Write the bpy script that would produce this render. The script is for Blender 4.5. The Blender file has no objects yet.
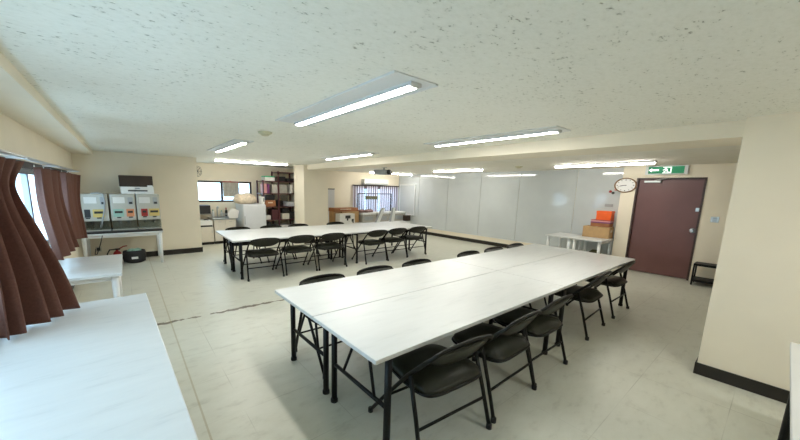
import bpy, bmesh, math, random
from mathutils import Vector, Matrix
random.seed(7)
S = bpy.context.scene
COL = S.collection
PI = math.pi

# ------------------------------------------------------------------ materials
def nt(name):
    m = bpy.data.materials.new(name); m.use_nodes = True
    t = m.node_tree; t.nodes.clear()
    out = t.nodes.new('ShaderNodeOutputMaterial')
    b = t.nodes.new('ShaderNodeBsdfPrincipled')
    t.links.new(b.outputs[0], out.inputs[0])
    return m, t, b, out

def N(t, typ, **kw):
    n = t.nodes.new(typ)
    for k, v in kw.items():
        if k in n.inputs.keys(): n.inputs[k].default_value = v
        else: setattr(n, k, v)
    return n

def ramp(t, src, stops):
    r = t.nodes.new('ShaderNodeValToRGB')
    el = r.color_ramp.elements
    while len(el) < len(stops): el.new(0.5)
    for e, (p, c) in zip(el, stops):
        e.position = p
        e.color = (*c, 1) if len(c) == 3 else c
    t.links.new(src, r.inputs[0])
    return r

def plain(name, col, rough=.5, metal=0, var=.06, scale=9, bump=0, bscale=60, spec=.5, coat=0, coords='Object'):
    m, t, b, o = nt(name)
    tc = N(t, 'ShaderNodeTexCoord')
    nz = N(t, 'ShaderNodeTexNoise', Scale=scale, Detail=4.0)
    t.links.new(tc.outputs[coords], nz.inputs['Vector'])
    lo = tuple(max(0, c * (1 - var)) for c in col); hi = tuple(min(1, c * (1 + var)) for c in col)
    r = ramp(t, nz.outputs['Fac'], [(.3, lo), (.7, hi)])
    t.links.new(r.outputs[0], b.inputs['Base Color'])
    b.inputs['Roughness'].default_value = rough
    b.inputs['Metallic'].default_value = metal
    b.inputs['Specular IOR Level'].default_value = spec
    b.inputs['Coat Weight'].default_value = coat
    if bump:
        n2 = N(t, 'ShaderNodeTexNoise', Scale=bscale, Detail=3.0)
        t.links.new(tc.outputs[coords], n2.inputs['Vector'])
        bp = N(t, 'ShaderNodeBump', Strength=bump, Distance=.01)
        t.links.new(n2.outputs['Fac'], bp.inputs['Height'])
        t.links.new(bp.outputs[0], b.inputs['Normal'])
    return m

def emit(name, col, st):
    m, t, b, o = nt(name)
    b.inputs['Base Color'].default_value = (.9, .9, .9, 1)
    b.inputs['Emission Color'].default_value = (*col, 1)
    b.inputs['Emission Strength'].default_value = st
    return m

M = {}
M['wall'] = plain('cream_wall_paint', (.86, .785, .635), .75, var=.025, scale=2.5, bump=.08, bscale=120)
M['soffit'] = plain('cream_soffit_paint', (.84, .77, .625), .75, var=.02, scale=3)
M['far_ceiling'] = plain('plaster_ceiling_paint', (.84, .81, .72), .8, var=.03, scale=5, bump=.1, bscale=90)
M['base'] = plain('dark_vinyl_baseboard', (.012, .009, .005), .45, var=.2)
M['black_metal'] = plain('black_painted_steel', (.006, .0065, .007), .45, var=.2, spec=.25)
M['chair_metal'] = plain('black_chair_tube', (.0055, .006, .005), .45, var=.2, spec=.25)
M['rubber'] = plain('black_rubber', (.008, .008, .008), .6)
M['vinyl'] = plain('black_olive_vinyl', (.0135, .0145, .008), .38, var=.25, scale=14, bump=.1, bscale=260, spec=.32)
M['tabletop'] = None
M['white_metal'] = plain('white_painted_metal', (.80, .82, .82), .4, var=.02)
M['white_plastic'] = plain('white_plastic', (.80, .81, .79), .35, var=.02)
M['grey_plastic'] = plain('grey_plastic', (.36, .38, .39), .45)
M['dark_plastic'] = plain('dark_plastic', (.02, .02, .02), .4)
M['chrome'] = plain('brushed_steel', (.55, .56, .57), .3, metal=1)
M['alu'] = plain('aluminium_sash', (.42, .50, .54), .35, metal=.6)
M['brown_frame'] = plain('brown_window_frame', (.030, .016, .010), .45)
M['door'] = plain('maroon_door_paint', (.165, .074, .068), .36, var=.06, scale=3)
M['door_frame'] = plain('brown_door_frame', (.055, .030, .024), .4)
M['cardboard'] = plain('cardboard', (.47, .30, .14), .8, var=.08, scale=12)
M['orange'] = plain('orange_plastic', (.85, .12, .012), .4)
M['green'] = plain('green_plastic', (.02, .38, .17), .45)
M['red'] = plain('red_plastic', (.40, .03, .025), .45)
M['pink'] = plain('pink_plastic', (.62, .30, .30), .5)
M['purple'] = plain('purple_card', (.18, .04, .15), .6)
M['rack_metal'] = plain('maroon_rack_steel', (.075, .018, .022), .45)
M['cabinet'] = plain('cream_cabinet_laminate', (.66, .62, .53), .5, var=.03)
M['steel'] = plain('stainless_steel', (.50, .50, .48), .28, metal=.9)
M['fridge'] = plain('pale_grey_fridge_enamel', (.62, .64, .66), .35, var=.015)
M['bag'] = plain('black_bag_fabric', (.012, .012, .014), .6, var=.3)
M['paper'] = plain('paper', (.75, .74, .70), .8, var=.04)
M['kraft'] = plain('kraft_paper', (.66, .56, .43), .85, var=.2, scale=16)
M['towel'] = plain('grey_towel', (.42, .40, .35), .9, var=.12, scale=20)
M['yellow'] = plain('yellow_card', (.66, .50, .16), .6)
M['teal'] = plain('teal_card', (.30, .50, .42), .6)
M['salmon'] = plain('salmon_card', (.66, .26, .12), .6)
M['mauve'] = plain('dusty_mauve_cloth', (.24, .15, .14), .9, var=.2)
M['olive'] = plain('olive_fabric', (.10, .10, .05), .8, var=.4, scale=25)
M['wood'] = plain('red_brown_carton', (.33, .13, .05), .7, var=.2, scale=8)
M['blind_white'] = plain('white_blind_fabric', (.80, .78, .80), .8, var=.02)
def translucent(m, col, f):
    t = m.node_tree; o = [n for n in t.nodes if n.type == 'OUTPUT_MATERIAL'][0]; b = t.nodes['Principled BSDF']
    tr = t.nodes.new('ShaderNodeBsdfTranslucent'); tr.inputs[0].default_value = (*col, 1)
    ms = t.nodes.new('ShaderNodeMixShader'); ms.inputs[0].default_value = f
    t.links.new(b.outputs[0], ms.inputs[1]); t.links.new(tr.outputs[0], ms.inputs[2]); t.links.new(ms.outputs[0], o.inputs[0])
translucent(M['blind_white'], (.80, .74, .82), .5)
M['blind_dark'] = plain('plum_blind_fabric', (.10, .06, .085), .8)
M['lamp_white'] = plain('white_lamp_enamel', (.70, .71, .70), .45, var=.01)
M['sign_white'] = emit('exit_sign_white', (.95, 1, .96), .75)
M['sign_green'] = emit('exit_sign_green', (.0, .30, .11), .10)
M['sign_green'].node_tree.nodes['Principled BSDF'].inputs['Base Color'].default_value = (.0, .20, .085, 1)
M['clock_face'] = plain('white_clock_face', (.83, .83, .81), .4, var=.01)
M['clock_rim'] = plain('wooden_clock_rim', (.24, .13, .05), .4, var=.15)
M['tube'] = emit('lit_lamp_diffuser', (1.0, .975, .915), 24.0)
M['tube_slim'] = emit('lit_slim_tube', (1.0, .965, .89), 27.0)
M['dispenser'] = plain('grey_beige_dispenser', (.50, .49, .43), .4, var=.03)
M['detector'] = plain('ivory_detector_plastic', (.62, .58, .40), .5)

def tabletop_mat():
    m, t, b, o = nt('white_laminate_tabletop')
    tc = N(t, 'ShaderNodeTexCoord')
    mp = N(t, 'ShaderNodeMapping'); mp.inputs['Scale'].default_value = (1.2, 7, 1); mp.inputs['Rotation'].default_value = (0, 0, .3)
    t.links.new(tc.outputs['Object'], mp.inputs[0])
    nz = N(t, 'ShaderNodeTexNoise', Scale=2.2, Detail=7.0, Roughness=.65)
    t.links.new(mp.outputs[0], nz.inputs['Vector'])
    r = ramp(t, nz.outputs['Fac'], [(.20, (.53, .55, .545)), (.42, (.655, .67, .665)), (.7, (.69, .705, .70))])
    t.links.new(r.outputs[0], b.inputs['Base Color'])
    b.inputs['Roughness'].default_value = .33
    return m
M['tabletop'] = tabletop_mat()

def floor_mat():
    m, t, b, o = nt('vinyl_tile_floor')
    geo = N(t, 'ShaderNodeNewGeometry')
    P = geo.outputs['Position']
    mp = N(t, 'ShaderNodeMapping'); mp.inputs['Scale'].default_value = (2.2, 5.0, 1); mp.inputs['Rotation'].default_value = (0, 0, -.5)
    t.links.new(P, mp.inputs[0])
    n1 = N(t, 'ShaderNodeTexNoise', Scale=2.4, Detail=8.0, Roughness=.65); t.links.new(mp.outputs[0], n1.inputs['Vector'])
    n2 = N(t, 'ShaderNodeTexNoise', Scale=.8, Detail=3.0); t.links.new(P, n2.inputs['Vector'])
    r1 = ramp(t, n1.outputs['Fac'], [(.22, (.46, .455, .385)), (.45, (.62, .622, .54)), (.75, (.675, .678, .60))])
    r2 = ramp(t, n2.outputs['Fac'], [(.3, (.92, .92, .90)), (.7, (1.0, 1.0, 1.0))])
    mul = N(t, 'ShaderNodeMix', data_type='RGBA', blend_type='MULTIPLY'); mul.inputs[0].default_value = 1
    t.links.new(r1.outputs[0], mul.inputs[6]); t.links.new(r2.outputs[0], mul.inputs[7])
    # tile seams
    br = N(t, 'ShaderNodeTexBrick', offset=0.0)
    br.inputs['Scale'].default_value = 1; br.inputs['Mortar Size'].default_value = .0028
    br.inputs['Brick Width'].default_value = .555; br.inputs['Row Height'].default_value = .505
    br.inputs['Mortar Smooth'].default_value = .4
    mp2 = N(t, 'ShaderNodeMapping'); mp2.inputs['Location'].default_value = (.03, -.045, 0)
    t.links.new(P, mp2.inputs[0]); t.links.new(mp2.outputs[0], br.inputs['Vector'])
    n3 = N(t, 'ShaderNodeTexNoise', Scale=1.7, Detail=2.0); t.links.new(P, n3.inputs['Vector'])
    r3 = ramp(t, n3.outputs['Fac'], [(.42, (0, 0, 0)), (.62, (.45, .45, .45))])
    seam = N(t, 'ShaderNodeMath', operation='MULTIPLY'); t.links.new(br.outputs['Fac'], seam.inputs[0]); t.links.new(r3.outputs[0], seam.inputs[1])
    mx = N(t, 'ShaderNodeMix', data_type='RGBA'); t.links.new(seam.outputs[0], mx.inputs[0]); t.links.new(mul.outputs[2], mx.inputs[6]); mx.inputs[7].default_value = (.20, .185, .14, 1)
    # worn expansion crack along x at y = 4.0
    sp = N(t, 'ShaderNodeSeparateXYZ'); t.links.new(P, sp.inputs[0])
    n4 = N(t, 'ShaderNodeTexNoise', Scale=6.0, Detail=4.0); t.links.new(P, n4.inputs['Vector'])
    def math_(op, a, bb=None):
        q = N(t, 'ShaderNodeMath', operation=op)
        for i, v in enumerate((a, bb)):
            if v is None: continue
            if isinstance(v, (int, float)): q.inputs[i].default_value = v
            else: t.links.new(v, q.inputs[i])
        return q.outputs[0]
    wob = math_('MULTIPLY', math_('SUBTRACT', n4.outputs['Fac'], .5), .10)
    dy = math_('ABSOLUTE', math_('SUBTRACT', math_('ADD', sp.outputs[1], wob), 4.0))
    n5 = N(t, 'ShaderNodeTexNoise', Scale=4.2, Detail=3.0); t.links.new(P, n5.inputs['Vector'])
    w = math_('MULTIPLY', math_('MAXIMUM', math_('SUBTRACT', n5.outputs['Fac'], .38), 0), .24)
    crack = math_('LESS_THAN', dy, w)
    crack = math_('MULTIPLY', crack, math_('LESS_THAN', sp.outputs[0], 2.6))
    mx2 = N(t, 'ShaderNodeMix', data_type='RGBA'); t.links.new(crack, mx2.inputs[0]); t.links.new(mx.outputs[2], mx2.inputs[6]); mx2.inputs[7].default_value = (.15, .125, .085, 1)
    chip = math_('LESS_THAN', math_('ABSOLUTE', math_('SUBTRACT', dy, .035)), math_('MULTIPLY', math_('MAXIMUM', math_('SUBTRACT', n5.outputs['Fac'], .52), 0), .2))
    chip = math_('MULTIPLY', chip, math_('LESS_THAN', sp.outputs[0], 1.9))
    mx3 = N(t, 'ShaderNodeMix', data_type='RGBA'); t.links.new(chip, mx3.inputs[0]); t.links.new(mx2.outputs[2], mx3.inputs[6]); mx3.inputs[7].default_value = (.72, .70, .60, 1)
    # thin yellowed joint along y at x = .29
    jn = math_('LESS_THAN', math_('ABSOLUTE', math_('SUBTRACT', sp.outputs[0], .29)), .006)
    jn = math_('MULTIPLY', jn, .55)
    mx4 = N(t, 'ShaderNodeMix', data_type='RGBA'); t.links.new(jn, mx4.inputs[0]); t.links.new(mx3.outputs[2], mx4.inputs[6]); mx4.inputs[7].default_value = (.36, .30, .16, 1)
    t.links.new(mx4.outputs[2], b.inputs['Base Color'])
    rr = ramp(t, n1.outputs['Fac'], [(.3, (.30, .30, .30)), (.7, (.42, .42, .42))])
    t.links.new(rr.outputs[0], b.inputs['Roughness'])
    b.inputs['Specular IOR Level'].default_value = .45
    return m
M['floor'] = floor_mat()

def ceiling_mat():
    m, t, b, o = nt('fissured_acoustic_ceiling')
    geo = N(t, 'ShaderNodeNewGeometry')
    mp = N(t, 'ShaderNodeMapping'); mp.inputs['Scale'].default_value = (1.0, 1.7, 1); mp.inputs['Rotation'].default_value = (0, 0, .25)
    t.links.new(geo.outputs['Position'], mp.inputs[0])
    nz = N(t, 'ShaderNodeTexNoise', Scale=37.0, Detail=3.0, Roughness=.6); t.links.new(mp.outputs[0], nz.inputs['Vector'])
    n2 = N(t, 'ShaderNodeTexNoise', Scale=6.0, Detail=2.0); t.links.new(geo.outputs['Position'], n2.inputs['Vector'])
    ad = N(t, 'ShaderNodeMath', operation='MULTIPLY_ADD'); ad.inputs[1].default_value = .22
    t.links.new(n2.outputs['Fac'], ad.inputs[0]); t.links.new(nz.outputs['Fac'], ad.inputs[2])
    r = ramp(t, ad.outputs[0], [(.395, (.40, .385, .30)), (.455, (.81, .80, .71)), (.60, (.845, .835, .745)), (.78, (.87, .86, .775))])
    t.links.new(r.outputs[0], b.inputs['Base Color'])
    r2 = ramp(t, ad.outputs[0], [(.42, (0, 0, 0)), (.50, (1, 1, 1))])
    bp = N(t, 'ShaderNodeBump', Strength=.5, Distance=.006); t.links.new(r2.outputs[0], bp.inputs['Height']); t.links.new(bp.outputs[0], b.inputs['Normal'])
    b.inputs['Roughness'].default_value = .85
    return m
M['ceiling'] = ceiling_mat()

def curtain_mat():
    m, t, b, o = nt('brown_curtain_fabric')
    tc = N(t, 'ShaderNodeTexCoord')
    wv = N(t, 'ShaderNodeTexNoise', Scale=90.0, Detail=2.0); t.links.new(tc.outputs['Object'], wv.inputs['Vector'])
    r = ramp(t, wv.outputs['Fac'], [(.3, (.110, .041, .027)), (.7, (.160, .066, .045))])
    t.links.new(r.outputs[0], b.inputs['Base Color'])
    b.inputs['Roughness'].default_value = .75
    tr = N(t, 'ShaderNodeBsdfTranslucent'); tr.inputs[0].default_value = (.36, .16, .11, 1)
    ms = N(t, 'ShaderNodeMixShader'); ms.inputs[0].default_value = .24
    t.links.new(b.outputs[0], ms.inputs[1]); t.links.new(tr.outputs[0], ms.inputs[2]); t.links.new(ms.outputs[0], o.inputs[0])
    return m
M['curtain'] = curtain_mat()

def glass_mat(name, tint=(1, 1, 1), refl=.08, frost=0):
    m, t, b, o = nt(name)
    tr = N(t, 'ShaderNodeBsdfTransparent'); tr.inputs[0].default_value = (*tint, 1)
    gl = N(t, 'ShaderNodeBsdfGlossy'); gl.inputs['Roughness'].default_value = .05
    ms = N(t, 'ShaderNodeMixShader'); ms.inputs[0].default_value = refl
    t.links.new(tr.outputs[0], ms.inputs[1]); t.links.new(gl.outputs[0], ms.inputs[2]); t.links.new(ms.outputs[0], o.inputs[0])
    return m
M['glass'] = glass_mat('window_glass', (.93, .97, .98))
M['clear'] = glass_mat('clear_hopper_plastic', (.62, .66, .64), .10)

def board_mat():
    m, t, b, o = nt('glossy_whiteboard')
    tc = N(t, 'ShaderNodeTexCoord')
    nz = N(t, 'ShaderNodeTexNoise', Scale=1.5, Detail=5.0); t.links.new(tc.outputs['Object'], nz.inputs['Vector'])
    r = ramp(t, nz.outputs['Fac'], [(.3, (.535, .57, .575)), (.7, (.60, .635, .635))])
    t.links.new(r.outputs[0], b.inputs['Base Color'])
    b.inputs['Roughness'].default_value = .07
    b.inputs['Specular IOR Level'].default_value = .5
    return m
M['board'] = board_mat()

# ------------------------------------------------------------------ mesh helpers
class MB:
    def __init__(s): s.bm = bmesh.new()
    def box(s, x0, y0, z0, x1, y1, z1, bev=0, seg=2, mat=None):
        t = bmesh.new(); bmesh.ops.create_cube(t, size=1)
        bmesh.ops.scale(t, vec=(abs(x1 - x0), abs(y1 - y0), abs(z1 - z0)), verts=t.verts)
        if bev: bmesh.ops.bevel(t, geom=t.edges[:], offset=bev, segments=seg, affect='EDGES', profile=.5)
        bmesh.ops.translate(t, vec=((x0 + x1) / 2, (y0 + y1) / 2, (z0 + z1) / 2), verts=t.verts)
        return s.merge(t, mat)
    def merge(s, t, mat=None):
        if mat is not None: bmesh.ops.transform(t, matrix=mat, verts=t.verts)
        me = bpy.data.meshes.new('tmp'); t.to_mesh(me); t.free(); s.bm.from_mesh(me); bpy.data.meshes.remove(me)
        return s
    def tube(s, pts, r, n=8, closed=False, cap=True):
        pts = [Vector(p) for p in pts]; k = len(pts); rings = []
        rad = r if isinstance(r, (list, tuple)) else [r] * k
        up = None
        for i, p in enumerate(pts):
            a = pts[(i - 1) % k] if (closed or i) else p
            c = pts[(i + 1) % k] if (closed or i < k - 1) else p
            d = (c - a).normalized()
            if up is None:
                up = Vector((0, 0, 1)) if abs(d.z) < .9 else Vector((1, 0, 0))
            sd = d.cross(up)
            if sd.length < 1e-4: sd = d.cross(Vector((0, 1, 0)))
            sd.normalize(); u2 = sd.cross(d).normalized(); up = u2
            rings.append([s.bm.verts.new(p + (sd * math.cos(2 * PI * j / n) + u2 * math.sin(2 * PI * j / n)) * rad[i]) for j in range(n)])
        m = k if closed else k - 1
        for i in range(m):
            A, B = rings[i], rings[(i + 1) % k]
            for j in range(n):
                f = s.bm.faces.new((A[j], A[(j + 1) % n], B[(j + 1) % n], B[j])); f.smooth = True
        if cap and not closed:
            s.bm.faces.new(rings[0]); s.bm.faces.new(rings[-1][::-1])
        return s
    def lathe(s, prof, c=(0, 0, 0), n=24, axis='Z', smooth=True):
        # prof: (r, h) list; axis direction for h
        rings = []
        for r, h in prof:
            ring = []
            for j in range(n):
                a = 2 * PI * j / n; u, v = r * math.cos(a), r * math.sin(a)
                p = {'Z': (u, v, h), 'X': (h, u, v), 'Y': (u, h, v)}[axis]
                ring.append(s.bm.verts.new((p[0] + c[0], p[1] + c[1], p[2] + c[2])))
            rings.append(ring)
        for A, B in zip(rings, rings[1:]):
            for j in range(n):
                f = s.bm.faces.new((A[j], A[(j + 1) % n], B[(j + 1) % n], B[j])); f.smooth = smooth
        s.bm.faces.new(rings[0]); s.bm.faces.new(rings[-1])
        return s
    def prism(s, poly, d0, d1, plane='XZ'):
        # poly in plane, extruded along remaining axis
        def P(u, v, d): return {'XZ': (u, d, v), 'YZ': (d, u, v), 'XY': (u, v, d)}[plane]
        a = [s.bm.verts.new(P(u, v, d0)) for u, v in poly]; b = [s.bm.verts.new(P(u, v, d1)) for u, v in poly]
        s.bm.faces.new(a); s.bm.faces.new(b[::-1]); k = len(poly)
        for i in range(k): s.bm.faces.new((a[i], b[i], b[(i + 1) % k], a[(i + 1) % k]))
        return s
    def grid(s, fn, nu, nv, thick=0):
        V = [[s.bm.verts.new(fn(i / nu, j / nv)) for j in range(nv + 1)] for i in range(nu + 1)]
        for i in range(nu):
            for j in range(nv):
                f = s.bm.faces.new((V[i][j], V[i + 1][j], V[i + 1][j + 1], V[i][j + 1])); f.smooth = True
        return s
    def build(s, name, mat, parent=None, smooth=None):
        bmesh.ops.recalc_face_normals(s.bm, faces=s.bm.faces)
        me = bpy.data.meshes.new(name); s.bm.to_mesh(me); s.bm.free()
        if isinstance(mat, str): mat = M[mat]
        me.materials.append(mat)
        o = bpy.data.objects.new(name, me); COL.objects.link(o)
        if parent: o.parent = parent
        return o

def tag(o, label, cat, group=None, kind=None):
    o['label'] = label; o['category'] = cat
    if group: o['group'] = group
    if kind: o['kind'] = kind
    return o
def thing(name, label, cat, loc=(0, 0, 0), rz=0, group=None):
    o = bpy.data.objects.new(name, None); COL.objects.link(o); o.empty_display_size = .1
    o.location = loc; o.rotation_euler = (0, 0, rz)
    return tag(o, label, cat, group)
def dup(root, loc, rz, label, group=None):
    r = root.copy(); COL.objects.link(r); r.location = loc; r.rotation_euler = (0, 0, rz)
    r['label'] = label
    if group: r['group'] = group
    for ch in list(root.children):
        c = ch.copy(); COL.objects.link(c); c.parent = r
        for g in list(ch.children):
            d = g.copy(); COL.objects.link(d); d.parent = c
    return r
def struct(name, mb, mat, parent=None, label=None, cat=None):
    o = mb.build(name, mat, parent)
    if not parent:
        o['kind'] = 'structure'
        o['label'] = label or name.replace('_', ' '); o['category'] = cat or name.split('_')[0]
    return o

# ------------------------------------------------------------------ layout constants (metres)
ZC, ZF = 2.094, 2.047            # ceiling before / beyond the beam
XW = -.70                        # window wall
YB = 8.056                       # back wall behind the dispensers
XB = 1.303                       # recess corner
YK = 9.75                        # kitchen recess back wall
XP = 3.752                       # pillar and beam face
XD = 7.90                        # door wall
XR = 8.115                       # whiteboard wall
YF = 9.0                         # far window wall
YN = -2.4                        # wall behind the camera

# ------------------------------------------------------------------ room shell
struct('floor', MB().box(-.9, YN - .2, -.1, 8.4, 10.0, 0), 'floor', label='worn beige vinyl tile floor of the room', cat='floor')
struct('ceiling', MB().box(-.9, YN - .2, ZC, XP + .3, 10.0, ZC + .15), 'ceiling', label='speckled fissured acoustic ceiling over the tables', cat='ceiling')
struct('ceiling_far', MB().box(XP + .3, YN - .2, ZF, 8.4, 10.0, ZF + .2), 'far_ceiling', label='plain lower ceiling beyond the beam by the whiteboard', cat='ceiling')
struct('beam', MB().box(XP + .10, .2827, 1.966, XP + .7, 7.87, 2.12), 'soffit', label='cream ceiling beam running from pillar to column', cat='beam')
struct('beam_window_side', MB().box(XW - .1, YN, 2.02, -.40, YB, 2.12), 'soffit', label='cream ceiling soffit above the curtained windows', cat='beam')
# window wall with one long opening
wy0, wy1, wz0, wz1 = .4, 7.25, .80, 1.62
wl = MB()
wl.box(XW - .15, YN, 0, XW, YB, wz0); wl.box(XW - .15, YN, wz1, XW, YB, ZC)
wl.box(XW - .15, YN, wz0, XW, wy0, wz1); wl.box(XW - .15, wy1, wz0, XW, YB, wz1)
struct('wall_left', wl, 'wall', label='cream wall with the long curtained window', cat='wall')
struct('wall_back', MB().box(XW - .15, YB, 0, XB, 10.0, ZC), 'wall', label='cream wall behind the drink dispensers', cat='wall')
# kitchen recess back wall with window
kx0, kx1, kz0, kz1 = 1.35, 2.98, 1.05, 1.63
wk = MB()
wk.box(XB, YK, 0, 4.45, YK + .15, kz0); wk.box(XB, YK, kz1, 4.45, YK + .15, ZC)
wk.box(XB, YK, kz0, kx0, YK + .15, kz1); wk.box(kx1, YK, kz0, 4.45, YK + .15, kz1)
struct('wall_kitchen', wk, 'wall', label='beige wall with the window over the sink', cat='wall')
struct('wall_partition', MB().box(4.10, 8.5, 0, 4.45, YK, ZC), 'wall', label='wall between the kitchen recess and the far corner', cat='wall')
struct('column', MB().box(XP, 7.87, 0, 4.47, 8.5, ZC), 'wall', label='cream column between kitchen shelf and far corner', cat='column')
# far window wall
fx0, fx1, fz0, fz1 = 6.15, 8.02, .66, 1.56
wf = MB()
wf.box(4.45, YF, 0, 8.3, YF + .15, fz0); wf.box(4.45, YF, fz1, 8.3, YF + .15, ZF)
wf.box(4.45, YF, fz0, fx0, YF + .15, fz1); wf.box(fx1, YF, fz0, 8.3, YF + .15, fz1)
struct('wall_far', wf, 'wall', label='cream wall with striped blinds and air conditioner', cat='wall')
struct('wall_right', MB().box(XR, 2.1, 0, XR + .15, YF + .15, ZF), 'wall', label='wall that carries the long whiteboard', cat='wall')
dy0, dy1, dz1 = .905, 1.865, 1.825
wd = MB()
wd.box(XD, YN, 0, XR + .15, dy0, ZF); wd.box(XD, dy1, 0, XR + .15, 2.10, ZF); wd.box(XD, dy0, dz1, XR + .15, dy1, ZF); wd.box(XD + .12, dy0, 0, XR + .15, dy1, dz1)
struct('wall_door', wd, 'wall', label='cream wall around the maroon door', cat='wall')
struct('pillar', MB().box(XP, YN, 0, XP + .75, .2827, ZC), 'wall', label='wide cream pillar wall nearest the corner table', cat='pillar')
struct('wall_behind', MB().box(-.85, YN - .15, 0, 8.3, YN, ZC), 'wall', label='wall behind the viewer', cat='wall')
# baseboards
B = .125
struct('baseboard_pillar', MB().box(XP - .012, YN, 0, XP, .2827, B * .8).box(XP - .012, .2827, 0, XP + .75, .295, B * .8), 'base', label='dark baseboard on the wide pillar', cat='baseboard')
struct('baseboard_back', MB().box(.0, YB - .012, 0, XB + .012, YB, .11).box(XB, YB - .012, 0, XB + .012, 8.9, .11).box(XW, YB - .012, 0, 0, YB, .11), 'base', label='dark baseboard under the drink dispensers', cat='baseboard')
struct('baseboard_right', MB().box(XR - .014, 2.1, 0, XR, YF, .10), 'base', label='dark baseboard under the long whiteboard', cat='baseboard')
struct('baseboard_door', MB().box(XD - .012, YN, 0, XD, dy0 - .05, .10), 'base', label='dark baseboard between door and pillar', cat='baseboard')
struct('baseboard_left', MB().box(XW, YN, 0, XW + .012, YB, .10), 'base', label='dark baseboard under the curtained window', cat='baseboard')
struct('baseboard_far', MB().box(4.47, YF - .012, 0, 8.1, YF, .10).box(XP - .012, 7.858, 0, 4.47, 7.87, .10), 'base', label='dark baseboard round the column and far corner', cat='baseboard')

# windows -------------------------------------------------------------
def window(name, axis, c, u0, u1, z0, z1, frame_mat, muls, label, fw=.045, dep=.06):
    root = bpy.data.objects.new(name, None); COL.objects.link(root)
    root['kind'] = 'structure'; root['label'] = label; root['category'] = 'window'
    def bx(mb, a0, a1, b0, b1, d0, d1):
        if axis == 'X': mb.box(c + d0, a0, b0, c + d1, a1, b1, .004, 1)
        else: mb.box(a0, c + d0, b0, a1, c + d1, b1, .004, 1)
    f = MB()
    bx(f, u0, u1, z0, z0 + fw, 0, dep); bx(f, u0, u1, z1 - fw, z1, 0, dep); bx(f, u0, u0 + fw, z0 + fw, z1 - fw, 0, dep); bx(f, u1 - fw, u1, z0 + fw, z1 - fw, 0, dep)
    f.build('window_frame', frame_mat, root)
    edges = [u0 + fw] + list(muls) + [u1 - fw]
    for m_ in muls:
        q = MB(); bx(q, m_ - fw * .55, m_ + fw * .55, z0 + fw, z1 - fw, .005, dep - .005); q.build('mullion', frame_mat, root)
    for a, b in zip(edges, edges[1:]):
        q = MB()
        if axis == 'X': q.box(c + .028, a, z0 + fw, c + .034, b, z1 - fw)
        else: q.box(a, c + .028, z0 + fw, b, c + .034, z1 - fw)
        q.build('pane', 'glass', root)
    return root
window('window_1', 'X', XW - .09, wy0, wy1, wz0, wz1, 'alu', (1.7, 2.95, 4.62, 6.0), 'bright window with pale metal sashes behind the brown curtains', .05)
struct('trim_1', MB().box(XW - .02, wy0 - .04, wz1, XW + .012, wy1 + .04, wz1 + .06).box(XW - .02, wy0 - .04, wz0 - .05, XW + .03, wy1 + .04, wz0), 'brown_frame', label='dark window trim above and below the curtained window', cat='trim')
window('window_2', 'Y', YK + .02, kx0, kx1, kz0, kz1, 'brown_frame', (2.17, 2.60), 'bright window with dark brown frame over the kitchen sink', .05)
window('window_3', 'Y', YF + .03, fx0, fx1, fz0, fz1, 'brown_frame', (7.08,), 'far window behind the striped vertical blinds', .05)

# door ---------------------------------------------------------------
dr = bpy.data.objects.new('door_1', None); COL.objects.link(dr); dr.location = (XD, 0, 0)
dr['kind'] = 'structure'; dr['label'] = 'closed maroon steel door between clock and shoe rack'; dr['category'] = 'door'
def L(mb): return mb
MB().box(.035, dy0 + .03, .012, .075, dy1 - .03, dz1 - .03, .003, 1).build('door_leaf', 'door', dr)
MB().box(-.012, dy0, 0, .11, dy0 + .028, dz1).box(-.012, dy1 - .028, 0, .11, dy1, dz1).box(-.012, dy0 + .028, dz1 - .028, .11, dy1 - .028, dz1).build('door_frame', 'door_frame', dr)
cl = MB().box(-.03, 1.50, 1.735, .03, 1.745, 1.775, .006).build('door_closer', 'steel', dr)
MB().tube([(-.01, 1.60, 1.778), (-.05, 1.48, 1.80), (.0, 1.37, 1.808)], .008).build('closer_arm', 'steel', cl)
lk = MB().box(.02, .925, 1.235, .034, .985, 1.30, .004).build('door_lock', 'steel', dr)
MB().lathe([(.016, -.0), (.016, .02)], (.0, .958, 1.268), 12, 'X').build('lock_knob', 'chrome', lk)
hd = MB().lathe([(.042, .022), (.044, .034)], (0, .975, .895), 20, 'X').build('door_handle', 'steel', dr)
MB().lathe([(.012, 0), (.018, -.02), (.034, -.028), (.036, -.05), (.02, -.062)][::-1], (.022, .975, .895), 20, 'X').build('handle_knob', 'chrome', hd)

# whiteboard wall covering ---------------------------------------------
wb = thing('whiteboard', 'long glossy pale whiteboard panels covering the wall beside the door', 'whiteboard', (XR, 0, 0))
ys = [2.11, 2.99, 4.33, 5.47, 6.66, 7.92, 8.985]
for a, b in zip(ys, ys[1:]):
    MB().box(-.014, a + .004, .235, -.001, b - .004, ZF - .006, .002, 1).build('board_panel', 'board', wb)
MB().box(-.02, 2.11, .222, -.001, 8.985, .234).build('bottom_rail', 'white_metal', wb)
# small hanging whiteboard
sw = thing('small_whiteboard', 'small framed whiteboard hanging at the blinds end of the wall', 'whiteboard', (XR - .016, 0, 0))
MB().box(-.022, 8.12, .64, -.006, 8.86, 1.66).build('board_surface', 'board', sw)
MB().box(-.03, 8.09, .60, -.004, 8.89, .64, .004).box(-.03, 8.09, 1.66, -.004, 8.89, 1.69, .004).box(-.03, 8.09, .64, -.004, 8.12, 1.66).box(-.03, 8.86, .64, -.004, 8.89, 1.66).build('board_frame', 'white_metal', sw)
MB().box(-.075, 8.12, .595, -.03, 8.86, .61, .003).build('pen_tray', 'grey_plastic', sw)

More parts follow.
